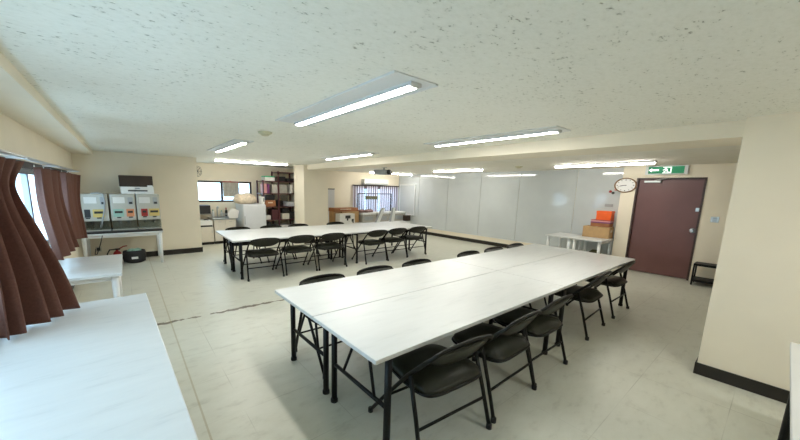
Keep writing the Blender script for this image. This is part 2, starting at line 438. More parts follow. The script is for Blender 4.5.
# ------------------------------------------------------------------ ceiling lamps
def lamp_reflector(loc, Ln, Wd, label, off=0):
    r = thing('ceiling_light', label, 'ceiling light', loc, 0, 'ceiling lights')
    h = Ln / 2; w = Wd / 2
    m = MB(); m.prism([(-w, 0), (w, 0), (w, -.012), (w - .012, -.012), (w - .02, -.006), (-w + .02, -.006), (-w + .012, -.012), (-w, -.012)], -h, h, 'XZ')
    m.build('reflector', 'lamp_white', r)
    MB().prism([(-.003, -.006), (.077, -.006), (.077, -.026), (.072, -.026), (.072, -.012), (.002, -.012), (.002, -.026), (-.003, -.026)], -h + .06, h - .06, 'XZ').build('lamp_channel', 'lamp_white', r)
    t = MB(); t.prism([(.0025, -.0125), (.0715, -.0125), (.0715, -.026), (.058, -.030), (.016, -.030), (.0025, -.026)], -h + .061, h - .061, 'XZ')
    t.build('diffuser', 'tube', r)
    for s_ in (-1, 1):
        MB().prism([(-.004, -.006), (.078, -.006), (.078, -.027), (.059, -.033), (.015, -.033), (-.004, -.027)], s_ * (h - .06), s_ * (h - .045), 'XZ').build('end_cap', 'lamp_white', r)
    return r
def lamp_batten(loc, Ln, rz, label):
    r = thing('ceiling_tube_light', label, 'ceiling light', loc, rz, 'ceiling lights')
    h = Ln / 2
    MB().box(-.035, -h, -.028, .035, h, 0, .003, 1).build('lamp_body', 'lamp_white', r)
    t = MB(); t.prism([(-.024, -.028), (.024, -.028), (.024, -.042), (.014, -.052), (-.014, -.052), (-.024, -.042)], -h + .02, h - .02, 'XZ'); t.build('diffuser', 'tube_slim', r)
    return r
lamp_reflector((1.29, 2.12, ZC), 1.62, .33, 'big lit reflector lamp on the speckled ceiling, nearest the viewer')
lamp_reflector((1.29, 5.32, ZC), 1.72, .25, 'lit reflector lamp between round detector and kitchen lamp')
lamp_reflector((3.24, 2.17, ZC), 1.62, .30, 'long lit reflector lamp before the beam, above the near tables')
lamp_reflector((3.26, 5.08, ZC), 1.60, .26, 'lit reflector lamp before the beam, nearest the column')
lamp_batten((2.49, 7.93, ZC), 1.70, PI / 2, 'slim lit tube lamp over the kitchen recess opening')
lamp_batten((6.76, 2.16, ZF), 1.55, 0, 'slim lit tube lamp above the exit sign')
lamp_batten((6.80, 5.35, ZF), 1.55, 0, 'slim lit tube lamp beyond the beam, mid whiteboard')
lamp_batten((6.95, 8.05, ZF), 1.80, PI / 2, 'slim lit tube lamp behind the projector')
lamp_reflector((2.35, -.95, ZC), 1.62, .33, 'added unseen reflector lamp behind the viewer, lit as fill')  # added out-of-view fill lamp, brightens the pillar and the nearest floor
# detectors
dt = thing('smoke_detector', 'round ivory smoke detector on the speckled ceiling beside the big lamp', 'smoke detector', (1.28, 3.64, ZC), 0, 'smoke detectors')
MB().lathe([(.075, 0), (.075, -.012), (.066, -.02), (.05, -.026)], (0, 0, 0), 24).build('detector_base', 'detector', dt)
MB().lathe([(.045, -.026), (.045, -.034), (.028, -.042)], (0, 0, 0), 24).build('detector_sensor', 'detector', dt)
dup(dt, (6.73, 3.65, ZF), 0, 'small round detector on the plain ceiling beyond the beam', 'smoke detectors')

# projector ----------------------------------------------------------
pj = thing('projector', 'ceiling projector on a bracket before the air conditioner', 'projector', (5.17, 6.3, ZF), .5)
MB().lathe([(.07, 0), (.07, -.012)], (0, 0, 0), 16).tube([(0, 0, -.01), (0, 0, -.07)], .022).build('ceiling_bracket', 'grey_plastic', pj)
MB().box(-.26, -.16, -.185, .10, .17, -.075, .02, 3).build('projector_body', 'grey_plastic', pj)
MB().lathe([(.055, .0), (.06, -.02), (.055, -.07), (.04, -.075)], (-.15, -.16, -.13), 18, 'Y').build('lens', 'dark_plastic', pj)
MB().box(.10, -.15, -.17, .20, .14, -.085, .015).build('cable_cover', 'dark_plastic', pj)

# ------------------------------------------------------------------ folding tables (black leg frames)
TL, TW, TH = 2.222, .685, .65
def fold_table(name, label, cat='table', group=None):
    r = thing(name, label, cat, (0, 0, 0), 0, group)
    hx, hy = TL / 2, TW / 2
    MB().box(-hx, -hy, TH - .026, hx, hy, TH, .004, 2).build('table_top', 'tabletop', r)
    for y in (-hy + .05, hy - .05): MB().box(-hx + .12, y - .012, TH - .052, hx - .12, y + .012, TH - .026).build('apron_rail', 'black_metal', r)
    for sx in (-1, 1):
        x = sx * (hx - .135)
        for sy in (-1, 1):
            lg = MB().tube([(x, sy * (hy - .055), .02), (x, sy * (hy - .055), TH - .045)], .021, 10).build('leg', 'black_metal', r)
            MB().lathe([(.026, 0), (.026, .022), (.018, .032)], (x, sy * (hy - .055), 0), 12).build('foot_cap', 'rubber', lg)
        MB().tube([(x, -(hy - .055), .29), (x, hy - .055, .29)], .013, 8).tube([(x, -(hy - .055), TH - .065), (x, hy - .055, TH - .065)], .015, 8).build('cross_rail', 'black_metal', r)
        br = MB()
        for sy in (-1, 1): br.tube([(x, sy * .17, .29), (x - sx * .03, sy * .05, TH - .05)], .010, 6)
        br.tube([(x - sx * .03, -.09, TH - .055), (x - sx * .03, .09, TH - .055)], .010, 6)
        br.build('folding_brace', 'black_metal', r)
    return r
def island(cx, cy, rz, names):
    c, s = math.cos(rz), math.sin(rz)
    k = 0
    for sy in (-1, 1):
        for sx in (-1, 1):
            lx, ly = sx * (TL / 2 + .003), sy * (TW / 2 + .004)
            yield (cx + c * lx - s * ly, cy + s * lx + c * ly, 0), rz, names[k]; k += 1
near = ['white folding table of near island, open front row, corner nearest the viewer',
        'white folding table of near island, front row, reaching toward the door',
        'white folding table of near island, back row, window end',
        'white folding table of near island, back row, whiteboard end']
far = ['white folding table of distant island, front row, end nearest the curtains',
       'white folding table of distant island, front row, end nearest the whiteboard',
       'white folding table of distant island, kitchen row, end facing the fridge',
       'white folding table of distant island, kitchen row, end facing the cardboard boxes']
tb0 = None
for (cx, cy, rz, nm, gr) in ((3.152, 1.845, 0, near, 'near island of white folding tables'), (3.52, 5.87, -.03, far, 'distant island of white folding tables')):
    for loc, rz_, lab in island(cx, cy, rz, nm):
        if tb0 is None:
            tb0 = fold_table('folding_table', lab, 'table', gr); tb0.location = loc; tb0.rotation_euler.z = rz_
        else:
            dup(tb0, loc, rz_, lab, gr)
dup(tb0, (1.98, -.47, 0), 0, 'white folding table corner beside the wide pillar at frame edge', None).pop('group', None)

# white-legged tables ------------------------------------------------------
def leg_table(name, label, x0, y0, x1, y1, h, rz=0, lw=.05, inset=.06, group=None, legs_taper=True):
    cx, cy = (x0 + x1) / 2, (y0 + y1) / 2; hx, hy = (x1 - x0) / 2, (y1 - y0) / 2
    r = thing(name, label, 'table', (cx, cy, 0), rz, group)
    MB().box(-hx, -hy, h - .03, hx, hy, h, .004, 2).build('table_top', 'tabletop', r)
    for s_ in (-1, 1): MB().box(-hx + inset, s_ * (hy - inset) - .011, h - .075, hx - inset, s_ * (hy - inset) + .011, h - .03).build('apron_rail', 'white_metal', r)
    for sx in (-1, 1):
        for sy in (-1, 1):
            x, y = sx * (hx - inset), sy * (hy - inset)
            MB().tube([(x, y, 0), (x, y, h - .03)], [lw * .38, lw * .62], 12).build('leg', 'white_metal', r)
    return r
leg_table('window_table', 'large white table under the nearest curtain, closest to the viewer', -.64, .80, .105, 3.01, .65, .031)
st = leg_table('small_table', 'small white table beneath the curtained window, beyond the closest table', -.66, 3.84, -.08, 4.92, .65, 0)
MB().tube([(-.12, -.43, .62), (-.20, -.43, .12)], .014, 8).build('leg_brace', 'grey_plastic', st)
leg_table('dispenser_table', 'white table carrying the drink dispensers against the back wall', -.665, 7.28, .53, 8.02, .62, 0, .055, .05)
leg_table('low_table', 'white low table in the far corner under the striped blinds', 4.85, 7.85, 7.75, 8.62, .45, 0)
leg_table('board_table', 'white table by the whiteboard, longer piece with bare top', 7.25, 2.66, 7.98, 3.18, .60, 0, .05, .05, 'two white tables at the whiteboard')
leg_table('board_table', 'white table by the whiteboard holding the cardboard and orange boxes', 7.25, 2.11, 7.98, 2.655, .60, 0, .05, .05, 'two white tables at the whiteboard')

# ------------------------------------------------------------------ folding chairs
def chair():
    r = thing('folding_chair', '', 'chair')
    W = .255
    def arc_pts():
        pts = [(-W - .02, .265, .016), (-W - .012, .10, .225), (-W, -.085, .45), (-W, -.190, .557), (-W + .006, -.238, .608)]
        n = 10
        for i in range(n + 1):
            a = PI * i / n
            pts.append((-(W - .02) * math.cos(a) * (1 - .0), -.252 - .030 * math.sin(a) ** .6 - .006, .626 + .050 * math.sin(a) ** .75))
        pts += [(-p[0], p[1], p[2]) for p in reversed(pts[:5])]
        return pts
    fr = MB().tube(arc_pts(), .0125, 8).build('chair_frame', 'chair_metal', r)
    for s in (-1, 1):
        MB().lathe([(.017, 0), (.017, .03), (.012, .034)], (s * (W + .02), .265, 0), 10).build('foot_cap', 'rubber', fr)
    # rear legs
    for s in (-1, 1):
        lg = MB().tube([(s * (W + .018), -.13, .475), (s * (W + .026), -.20, .25), (s * (W + .034), -.265, .016)], .0125, 8).build('leg', 'chair_metal', r)
        MB().lathe([(.018, 0), (.018, .032), (.012, .036)], (s * (W + .034), -.265, 0), 10).build('foot_cap', 'rubber', lg)
    MB().tube([(-W - .026, -.215, .195), (W + .026, -.215, .195)], .0085, 8).build('stretcher', 'chair_metal', r)
    MB().tube([(-W - .012, .13, .19), (W + .012, .13, .19)], .0085, 8).build('stretcher', 'chair_metal', r)
    # seat pad: rounded superellipse
    def seat_mb(hw, y0, y1, z0, zc, z1, n=48, e=5.0):
        mb = MB(); bm = mb.bm; cy = (y0 + y1) / 2; hy = (y1 - y0) / 2
        prof = [(.0, z0), (.90, z0), (.975, z0 + .008), (1.0, zc), (.985, z1 - .014), (.93, z1 - .004), (.6, z1 + .003), (0, z1 + .006)]
        rings = []
        for sc, z in prof:
            if sc == 0: rings.append([bm.verts.new((0, cy, z))]); continue
            ring = []
            for j in range(n):
                a = 2 * PI * j / n; c_, s_ = math.cos(a), math.sin(a)
                x = hw * math.copysign(abs(c_) ** (2 / e), c_) * sc; y = hy * math.copysign(abs(s_) ** (2 / e), s_) * sc
                if y > 0: x *= 1 - .10 * (y / hy)
                ring.append(bm.verts.new((x, cy + y, z - .012 * ((y + hy) / (2 * hy) < .12))))
            rings.append(ring)
        for A, B in zip(rings, rings[1:]):
            for j in range(n):
                k = (j + 1) % n
                if len(A) == 1: f = bm.faces.new((A[0], B[k], B[j]))
                elif len(B) == 1: f = bm.faces.new((A[j], A[k], B[0]))
                else: f = bm.faces.new((A[j], A[k], B[k], B[j]))
                f.smooth = True
        return mb
    stt = seat_mb(.246, -.245, .19, .376, .400, .428).build('seat', 'vinyl', r)
    pp = []
    for j in range(40):
        a = 2 * PI * j / 40; c_, s_ = math.cos(a), math.sin(a)
        x = .248 * math.copysign(abs(c_) ** .4, c_); y = .2195 * math.copysign(abs(s_) ** .4, s_)
        if y > 0: x *= 1 - .10 * (y / .2195)
        pp.append((x, -.0275 + y, .384))
    MB().tube(pp, .009, 6, closed=True).build('seat_piping', 'chair_metal', stt)
    # backrest pad: arched lens shape with a gentle curve
    n = 20; bm_ = MB(); bm = bm_.bm
    F, Bk = [], []
    for i in range(n + 1):
        u = -1 + 2 * i / n; a = math.acos(max(-1, min(1, -u)))
        x = u * (W - .018)
        bow = .034 * (1 - u * u)
        top = .621 + .048 * math.sin(a) ** .75
        bot = .597 - .064 * (1 - abs(u) ** 3.2)
        colF, colB = [], []
        for k in range(7):
            v = k / 6; z = bot + (top - bot) * v
            ybase = -.188 - .60 * (z - .530) - bow
            th = .016 * math.sin(PI * min(1, max(0, v * .9 + .05))) ** .5 * (1 - abs(u) ** 6 * .6)
            colF.append(bm.verts.new((x, ybase + th, z))); colB.append(bm.verts.new((x, ybase - th * .75, z)))
        F.append(colF); Bk.append(colB)
    for i in range(n):
        for k in range(6):
            for G in (F, Bk):
                f = bm.faces.new((G[i][k], G[i + 1][k], G[i + 1][k + 1], G[i][k + 1])); f.smooth = True
        bm.faces.new((F[i][0], F[i + 1][0], Bk[i + 1][0], Bk[i][0])); bm.faces.new((F[i][6], F[i + 1][6], Bk[i + 1][6], Bk[i][6]))
    for e_ in (0, n):
        for k in range(6): bm.faces.new((F[e_][k], F[e_][k + 1], Bk[e_][k + 1], Bk[e_][k]))
    bm_.build('backrest', 'vinyl', r)
    return r
CH = chair(); used = False
def put(x, y, rz, label, group):
    global used
    if not used:
        CH.location = (x, y, 0); CH.rotation_euler.z = rz; CH['label'] = label; CH['group'] = group; used = True
    else: dup(CH, (x, y, 0), rz, label, group)
O = ['first', 'second', 'third', 'fourth', 'fifth', 'sixth']
for i, (x, y, a) in enumerate([(1.46, 1.262, -.08), (2.085, 1.26, .02), (2.695, 1.28, .0), (3.95, 1.36, .05), (4.895, 1.38, .0)]):
    put(x, y, a, 'black folding chair, %s from the viewer along the near island, door-side row' % O[i], 'chairs on the near front row')
for i, x in enumerate([1.42, 2.05, 2.68, 3.68, 4.30, 4.92]):
    put(x, 2.335, PI + random.uniform(-.02, .02), 'black folding chair behind the near island, %s back counted from the window end' % O[i], 'chairs on the near back row')
for i, (x, y) in enumerate([(1.755, 5.37), (2.385, 5.385), (3.02, 5.365), (4.03, 5.31), (4.63, 5.36), (5.25, 5.37)]):
    put(x, y, random.uniform(-.04, .04), 'black folding chair facing the distant island, %s from the curtain end' % O[i], 'chairs on the distant front row')
for i, x in enumerate([1.76, 2.45, 3.06, 4.04]):
    put(x, 6.50, PI + random.uniform(-.04, .04), 'black folding chair behind the distant island, %s from the kitchen-sink end' % O[i], 'chairs on the distant back row')

# ------------------------------------------------------------------ curtains
def pl(pts, t):
    t = max(0, min(1, t)) * (len(pts) - 1); i = min(int(t), len(pts) - 2); f = t - i
    return Vector(pts[i]).lerp(Vector(pts[i + 1]), f)
def spline(pts, t):
    n = len(pts) - 1; x = max(0, min(1, t)) * n; i = min(int(x), n - 1); f = x - i
    P = [Vector(pts[max(0, min(n, k))]) for k in (i - 1, i, i + 1, i + 2)]
    return .5 * ((2 * P[1]) + (-P[0] + P[2]) * f + (2 * P[0] - 5 * P[1] + 4 * P[2] - P[3]) * f * f + (-P[0] + 3 * P[1] - 3 * P[2] + P[3]) * f ** 3)
def curtain(name, label, L_, R_, pleats, amp_top, amp_bot, ph=0, nrm=(1, 0, 0), hooks=None):
    r = thing(name, label, 'curtain', tuple(L_[0]), 0, 'brown curtains')
    org = Vector(L_[0])
    nv = Vector(nrm).normalized()
    def fn(u, v):
        a = spline(L_, v); b = spline(R_, v)
        uu = u + .035 * math.sin(2 * PI * (u * 2.3 + .2 + ph))
        p = a.lerp(b, uu)
        s = math.sin(2 * PI * (pleats * u) + ph + .8 * v) + .42 * math.sin(2 * PI * (pleats * 1.9 * u) + 1.3 + 1.5 * v)
        amp = amp_top + (amp_bot - amp_top) * v
        q = p + nv * (amp * s)
        return q - org
    m = MB(); m.grid(fn, int(pleats * 16), 26)
    o = m.build('curtain_cloth', 'curtain', r)
    sol = o.modifiers.new('thick', 'SOLIDIFY'); sol.thickness = .006; sol.offset = 0
    k = int(pleats)
    for i in range(k):
        p = fn((i + .5) / k, 0.0)
        MB().tube([(p.x, p.y, p.z - .02), (p.x, p.y, p.z + .02)], .004, 6).build('curtain_hook', 'white_metal', r)
    return r
XR_ = -.565
curtain('curtain', 'brown curtain nearest the viewer, spilling over the large white table',
        [(XR_, 2.25, 1.63), (XR_ - .01, 2.30, 1.35), (-.59, 2.40, 1.0), (-.60, 2.42, .672)],
        [(XR_, 3.18, 1.63), (XR_ - .01, 2.90, 1.50), (-.58, 2.98, 1.38), (-.51, 3.03, 1.12), (-.44, 2.99, .88), (-.375, 2.84, .672)],
        4.2, .045, .06, 0, (1, -.35, 0))
curtain('curtain', 'brown curtain in the middle, hem hanging behind the small white table',
        [(XR_, 3.78, 1.62), (XR_, 3.76, 1.3), (XR_ + .02, 3.86, 1.0), (XR_ + .04, 3.95, .80)],
        [(XR_, 5.0, 1.62), (XR_, 4.95, 1.3), (XR_ + .01, 5.2, .95), (XR_ + .01, 5.5, .69)],
        3, .03, .035, 1.1)
curtain('curtain', 'brown curtain bunched at the window end nearest the drink dispensers',
        [(XR_, 5.3, 1.62), (XR_, 5.3, 1.3), (XR_, 5.45, 1.0), (XR_, 5.55, .78)],
        [(XR_, 7.15, 1.62), (XR_, 6.55, 1.25), (XR_, 6.7, .9), (XR_, 6.9, .62)],
        4, .035, .045, 2.3)
rd = thing('curtain_rod', 'double metal curtain rod above the curtained window', 'curtain rod', (XR_, 0, 1.678))
MB().tube([(0, 1.2, 0), (0, 7.3, 0)], .010, 8).build('front_rail', 'chrome', rd)
MB().tube([(-.07, 1.2, .012), (-.07, 7.3, .012)], .010, 8).build('rear_rail', 'chrome', rd)
for y in (1.3, 2.6, 3.55, 5.1, 7.1):
    MB().box(-.133, y - .012, -.012, .012, y + .012, -.003 + .008).box(-.134, y - .02, -.03, -.124, y + .02, .03).build('rod_bracket', 'white_metal', rd)

# ------------------------------------------------------------------ drink dispensers, printer
tr = tag(MB().box(-.62, 7.32, .621, .53, 7.99, .655, .006).build('drip_tray', 'dark_plastic'), 'black tray base under the three drink dispensers', 'tray')
def dispenser(label, x, cards):
    r = thing('drink_dispenser', label, 'drink dispenser', (x, 7.62, .656), 0, 'drink dispensers')
    w = .18
    MB().box(-w, -.16, .175, w, .34, .655, .012).box(-w, .02, 0, w, .34, .175, .006).box(-w, -.16, .0, w, .02, .018).build('dispenser_body', 'dispenser', r)
    MB().box(-w, -.155, .02, w, -.148, .172).build('splash_guard', 'clear', r)
    MB().box(.075, -.168, .47, .15, -.158, .60, .003).build('display', 'grey_plastic', r)
    MB().box(.09, -.170, .475, .14, -.164, .515, .002).build('keypad', 'dark_plastic', r)
    MB().box(-.14, -.166, .49, .03, -.158, .60, .003).build('name_plate', 'paper', r)
    for (u0, u1, mt) in cards:
        c = MB().box(u0, -.167, .245, u1, -.158, .385, .003).build('flavour_card', mt, r)
        MB().box((u0 + u1) / 2 - .03, -.169, .222, (u0 + u1) / 2 + .03, -.158, .242).box(u0 + .02, -.1685, .31, u1 - .02, -.166, .35).build('card_print', 'dark_plastic' if mt != 'paper' else 'red', c)
    for u in (-.07, .07):
        MB().tube([(u, -.08, .178), (u, -.08, .11)], [.03, .018], 10).build('nozzle', 'grey_plastic', r)
    return r
dispenser('drink dispenser half hidden by the curtain, hose hanging at its front', -.425, [(-.15, -.07, 'dark_plastic'), (-.04, .12, 'yellow')])
dispenser('middle drink dispenser with teal and orange cards', -.035, [(-.15, .005, 'teal'), (.04, .155, 'salmon')])
dispenser('drink dispenser with yellow cards under the printer, farthest from the curtain', .345, [(-.12, -.02, 'red'), (.0, .165, 'yellow')])
ho = tag(MB().tube([(-.46, 7.40, 1.322), (-.36, 7.41, 1.33), (-.30, 7.42, 1.31), (-.288, 7.43, 1.2), (-.30, 7.44, 1.05), (-.33, 7.44, .9), (-.375, 7.42, .72)], .012, 6).build('drink_hose', 'grey_plastic'), 'thin grey hose over the front of the curtain-side dispenser', 'hose')
wr = tag(MB().tube([(-.36, 7.25, .60), (-.40, 7.25, .45), (-.47, 7.4, .25), (-.53, 7.9, .16), (-.52, 8.02, .25)], .008, 6).build('power_cord', 'dark_plastic'), 'dark power cord hanging below the dispenser table', 'cord')
ol = thing('wall_outlet', 'small dark wall outlet below the dispenser table', 'outlet', (-.48, YB - .001, .24))
MB().box(-.045, -.012, -.05, .045, 0, .05, .004).build('outlet_plate', 'cabinet', ol); MB().box(-.025, -.03, -.03, .025, -.012, .03, .004).build('plug', 'dark_plastic', ol)
pr = thing('printer', 'white printer with dark top and paper slot on the dispensers', 'printer', (.205, 7.68, 1.312))
MB().box(-.25, -.19, 0, .25, .2, .135, .012, 3).build('printer_body', 'white_plastic', pr)
MB().box(-.265, -.185, .136, .245, .2, .34, .012, 3).build('scanner_lid', 'brown_frame', pr)
MB().box(-.145, -.196, .05, .15, -.188, .075).build('paper_slot', 'dark_plastic', pr)
MB().box(-.035, -.196, .095, .035, -.188, .115).build('brand_plate', 'grey_plastic', pr)
MB().box(.15, -.215, .125, .235, -.19, .165, .005).build('control_panel', 'white_plastic', pr)
bg = thing('tote_bag', 'black bag slumped on the floor under the dispenser table', 'bag', (.06, 7.62, 0))
m = MB(); m.lathe([(.12, 0), (.16, .02), (.18, .10), (.17, .2), (.155, .24), (.13, .22)], (0, 0, 0), 20)
for v in m.bm.verts: v.co.x *= 1.0 + .1 * math.sin(7 * v.co.z * 5 + v.co.y * 20); v.co.y *= .8
m.build('bag_body', 'bag', bg)
m = MB()
for i in range(5): m.lathe([(.02, .18), (.06, .2), (.05, .25), (.01, .27)], (-.06 + .03 * i, .03 * math.sin(i * 2), 0), 8)
m.build('bag_contents', 'teal', bg); MB().box(-.05, -.158, .09, .05, -.142, .13).build('bag_label', 'paper', bg)
ex = thing('fire_extinguisher', 'red fire extinguisher standing against the wall under the dispenser table', 'fire extinguisher', (-.20, 7.80, 0))
MB().lathe([(.05, 0), (.062, .01), (.062, .17), (.05, .20), (.022, .225), (.022, .24)], (0, 0, 0), 18).build('cylinder_body', 'red', ex)
MB().box(-.03, -.02, .24, .05, .02, .265, .005).build('valve_head', 'dark_plastic', ex)
MB().tube([(.04, 0, .26), (.10, -.02, .30), (.16, -.03, .31)], .010, 8).build('carry_handle', 'red', ex)
MB().tube([(-.03, 0, .25), (-.11, -.02, .25), (-.15, -.03, .17), (-.12, -.03, .08)], .012, 8).build('hose', 'dark_plastic', ex)

# ------------------------------------------------------------------ kitchen recess
c1 = thing('stove_cabinet', 'low cream kitchen cabinet carrying the silver stove', 'cabinet', (1.58, 9.32, 0))
MB().box(-.265, -.36, .07, .16, .40, .45, .004).build('cabinet_body', 'cabinet', c1)
MB().box(-.265, -.33, 0, .16, .40, .07).build('toe_kick', 'base', c1)
d_ = MB().box(-.255, -.375, .08, .15, -.36, .445, .004).build('door', 'cabinet', c1); MB().box(.11, -.39, .30, .125, -.375, .38).build('handle', 'steel', d_)
sv = thing('gas_stove', 'silver gas stove on the low kitchen cabinet', 'stove', (1.53, 9.25, .451))
MB().box(-.18, -.27, 0, .20, .25, .16, .008).build('stove_body', 'white_plastic', sv)
MB().box(-.17, -.278, .01, .19, -.27, .05).build('grill_slot', 'dark_plastic', sv)
for x in (-.1, .1):
    MB().lathe([(.06, .16), (.06, .175), (.03, .18)], (x, -.02, 0), 14).build('burner', 'dark_plastic', sv)
mw = thing('microwave', 'black microwave on a shelf over the stove', 'microwave', (1.52, 9.52, .765))
MB().box(-.16, -.19, 0, .25, .16, .22, .008).build('microwave_body', 'dark_plastic', mw); MB().box(-.14, -.197, .03, .13, -.19, .19).build('microwave_door', 'dark_plastic', mw)
ms = tag(MB().box(-.2, -.19, .0, .26, .2, .018).build('microwave_shelf', 'steel'), 'thin steel shelf holding the microwave', 'shelf'); ms.location = (1.52, 9.53, .746 + .0)
c2 = thing('sink_cabinet', 'cream kitchen sink cabinet with steel top', 'cabinet', (2.03, 9.33, 0))
MB().box(-.27, -.36, .07, .26, .40, .625, .004).build('cabinet_body', 'cabinet', c2); MB().box(-.27, -.33, 0, .26, .40, .07).build('toe_kick', 'base', c2)
for x0, x1 in ((-.262, -.006), (.002, .252)):
    d_ = MB().box(x0, -.375, .08, x1, -.36, .615, .004).build('door', 'cabinet', c2); MB().box((x0 + x1) / 2 - .04, -.39, .57, (x0 + x1) / 2 + .04, -.375, .585).build('handle', 'steel', d_)
MB().box(-.28, -.38, .626, .27, -.24, .655).box(-.28, .2, .626, .27, .41, .655).box(-.28, -.24, .626, -.2, .2, .655).box(.19, -.24, .626, .27, .2, .655).build('sink_top', 'steel', c2)
MB().box(-.2, -.24, .626, .19, .2, .632).build('sink_bowl', 'grey_plastic', c2)
fc = thing('tap', 'chrome tap rising behind the sink under the window', 'tap', (1.98, 9.60, .656))
MB().tube([(0, 0, 0), (0, 0, .22), (0, -.03, .27), (0, -.12, .28), (0, -.17, .25)], .014, 8).build('spout', 'chrome', fc); MB().tube([(.03, 0, .04), (.10, -.02, .07)], .010, 6).build('lever', 'chrome', fc)
for i, (x, h_, mt, lab) in enumerate(((1.88, .2, 'white_plastic', 'white detergent bottle by the tap, stove side'), (2.10, .17, 'white_plastic', 'white squat bottle by the tap, fridge side'), (2.22, .24, 'dark_plastic', 'dark bottle beside the sink next to the fridge'))):
    b_ = thing('detergent_bottle', lab, 'bottle', (x, 9.645, .656), 0, 'bottles behind the sink')
    MB().lathe([(.03, 0), (.034, .01), (.034, h_ * .65), (.014, h_ * .8)], (0, 0, 0), 12).build('bottle_body', mt, b_); MB().lathe([(.016, h_ * .8), (.016, h_)], (0, 0, 0), 10).build('bottle_cap', 'teal' if i != 2 else 'red', b_)
pd = thing('drying_rack', 'cluttered wire dish rack beside the sink', 'dish rack', (2.16, 9.28, .656))
m = MB()
for z in (.01, .10): m.tube([(-.1, -.14, z), (.1, -.14, z), (.1, .14, z), (-.1, .14, z)], .005, 6, closed=True)
for k in range(7): m.tube([(-.1 + .033 * k, -.14, .01), (-.1 + .033 * k, -.14, .10)], .003, 5); m.tube([(-.1 + .033 * k, .14, .01), (-.1 + .033 * k, .14, .10)], .003, 5)
m.build('wire_frame', 'chrome', pd)
cp = tag(MB().prism([(-.10, 0), (.12, 0), (.16, .20), (-.02, .26), (-.13, .14)], -.01, .012, 'XZ').build('plastic_bag', 'paper'), 'crumpled white plastic bag by the fridge side', 'bag'); cp.location = (2.24, 9.02, .656)
tw = tag(MB().grid(lambda u, v: (.40 * u - .2, .015 * math.sin(u * 14 + v * 2), -.40 * v), 24, 12).build('hanging_towel', 'towel'), 'grey towel hanging across the kitchen window', 'towel'); tw.location = (2.38, 9.66, 1.60)
sm = tw.modifiers.new('t', 'SOLIDIFY'); sm.thickness = .012
rh = thing('towel_hanger', 'red hanger bar holding the grey towel at the window', 'hanger', (2.38, 9.66, 1.612)); MB().tube([(-.22, 0, 0), (.22, 0, 0)], .012, 8).build('hanger_bar', 'red', rh); MB().tube([(0, 0, 0), (0, .05, .03), (0, .088, .03)], .006, 6).build('hanger_hook', 'red', rh)
fr = thing('refrigerator', 'small pale grey refrigerator between sink and shelf rack', 'refrigerator', (2.74, 9.12, 0))
MB().box(-.30, -.31, .03, .30, .40, 1.03, .012).build('fridge_body', 'fridge', fr)
d_ = MB().box(-.298, -.37, .05, .298, -.315, 1.015, .016, 3).build('fridge_door', 'fridge', fr); MB().box(-.28, -.382, .5, -.262, -.37, .72).build('door_handle', 'grey_plastic', d_)
MB().box(-.28, -.3, 0, .28, .38, .03).build('fridge_foot', 'dark_plastic', fr)
def boxobj(name, label, cat, x0, y0, z0, x1, y1, z1, mat, group=None, lid=None, bev=.006, marks=None):
    r = thing(name, label, cat, ((x0 + x1) / 2, (y0 + y1) / 2, z0), 0, group)
    hx, hy, h = (x1 - x0) / 2, (y1 - y0) / 2, z1 - z0
    if lid:
        MB().box(-hx, -hy, 0, hx, hy, h * .78, bev).build('box_body', mat, r); MB().box(-hx - .004, -hy - .004, h * .78, hx + .004, hy + .004, h, bev).build('lid', lid, r)
    else:
        MB().box(-hx, -hy, 0, hx, hy, h, bev).build('box_body', mat, r)
        if mat in ('cardboard', 'wood'): MB().box(-hx, -.025, h, hx, .025, h + .002).box(-hx * .5, -hy - .002, h * .55, hx * .4, -hy, h * .75).build('tape', 'kraft', r)
    if marks:
        q = MB()
        for (u0, w0, u1, w1) in marks: q.box(-hx + u0 * 2 * hx, -hy - .003, w0 * h, -hx + u1 * 2 * hx, -hy + .002, w1 * h)
        q.build('printed_mark', 'dark_plastic', r)
    return r
m = MB(); 
m.lathe([(.16, 0), (.24, .03), (.25, .14), (.20, .22), (.10, .27)], (0, 0, 0), 18)
for v in m.bm.verts:
    v.co.x *= 1.25; v.co.x += .02 * math.sin(v.co.z * 40 + v.co.y * 17); v.co.z *= 1 + .1 * math.sin(v.co.x * 23)
kb = tag(m.build('paper_bag', 'kraft'), 'crumpled kraft paper bag on the refrigerator', 'bag'); kb.location = (2.60, 9.12, 1.033)
boxobj('white_carton', 'white carton beside the kraft bag on the refrigerator', 'box', 2.955, 8.85, 1.032, 3.04, 9.1, 1.23, 'paper', marks=[(.6, .3, .85, .8)])
boxobj('tissue_pack', 'flat pale pack lying under the window on the fridge back', 'pack', 2.42, 9.38, 1.032, 2.95, 9.5, 1.12, 'paper')
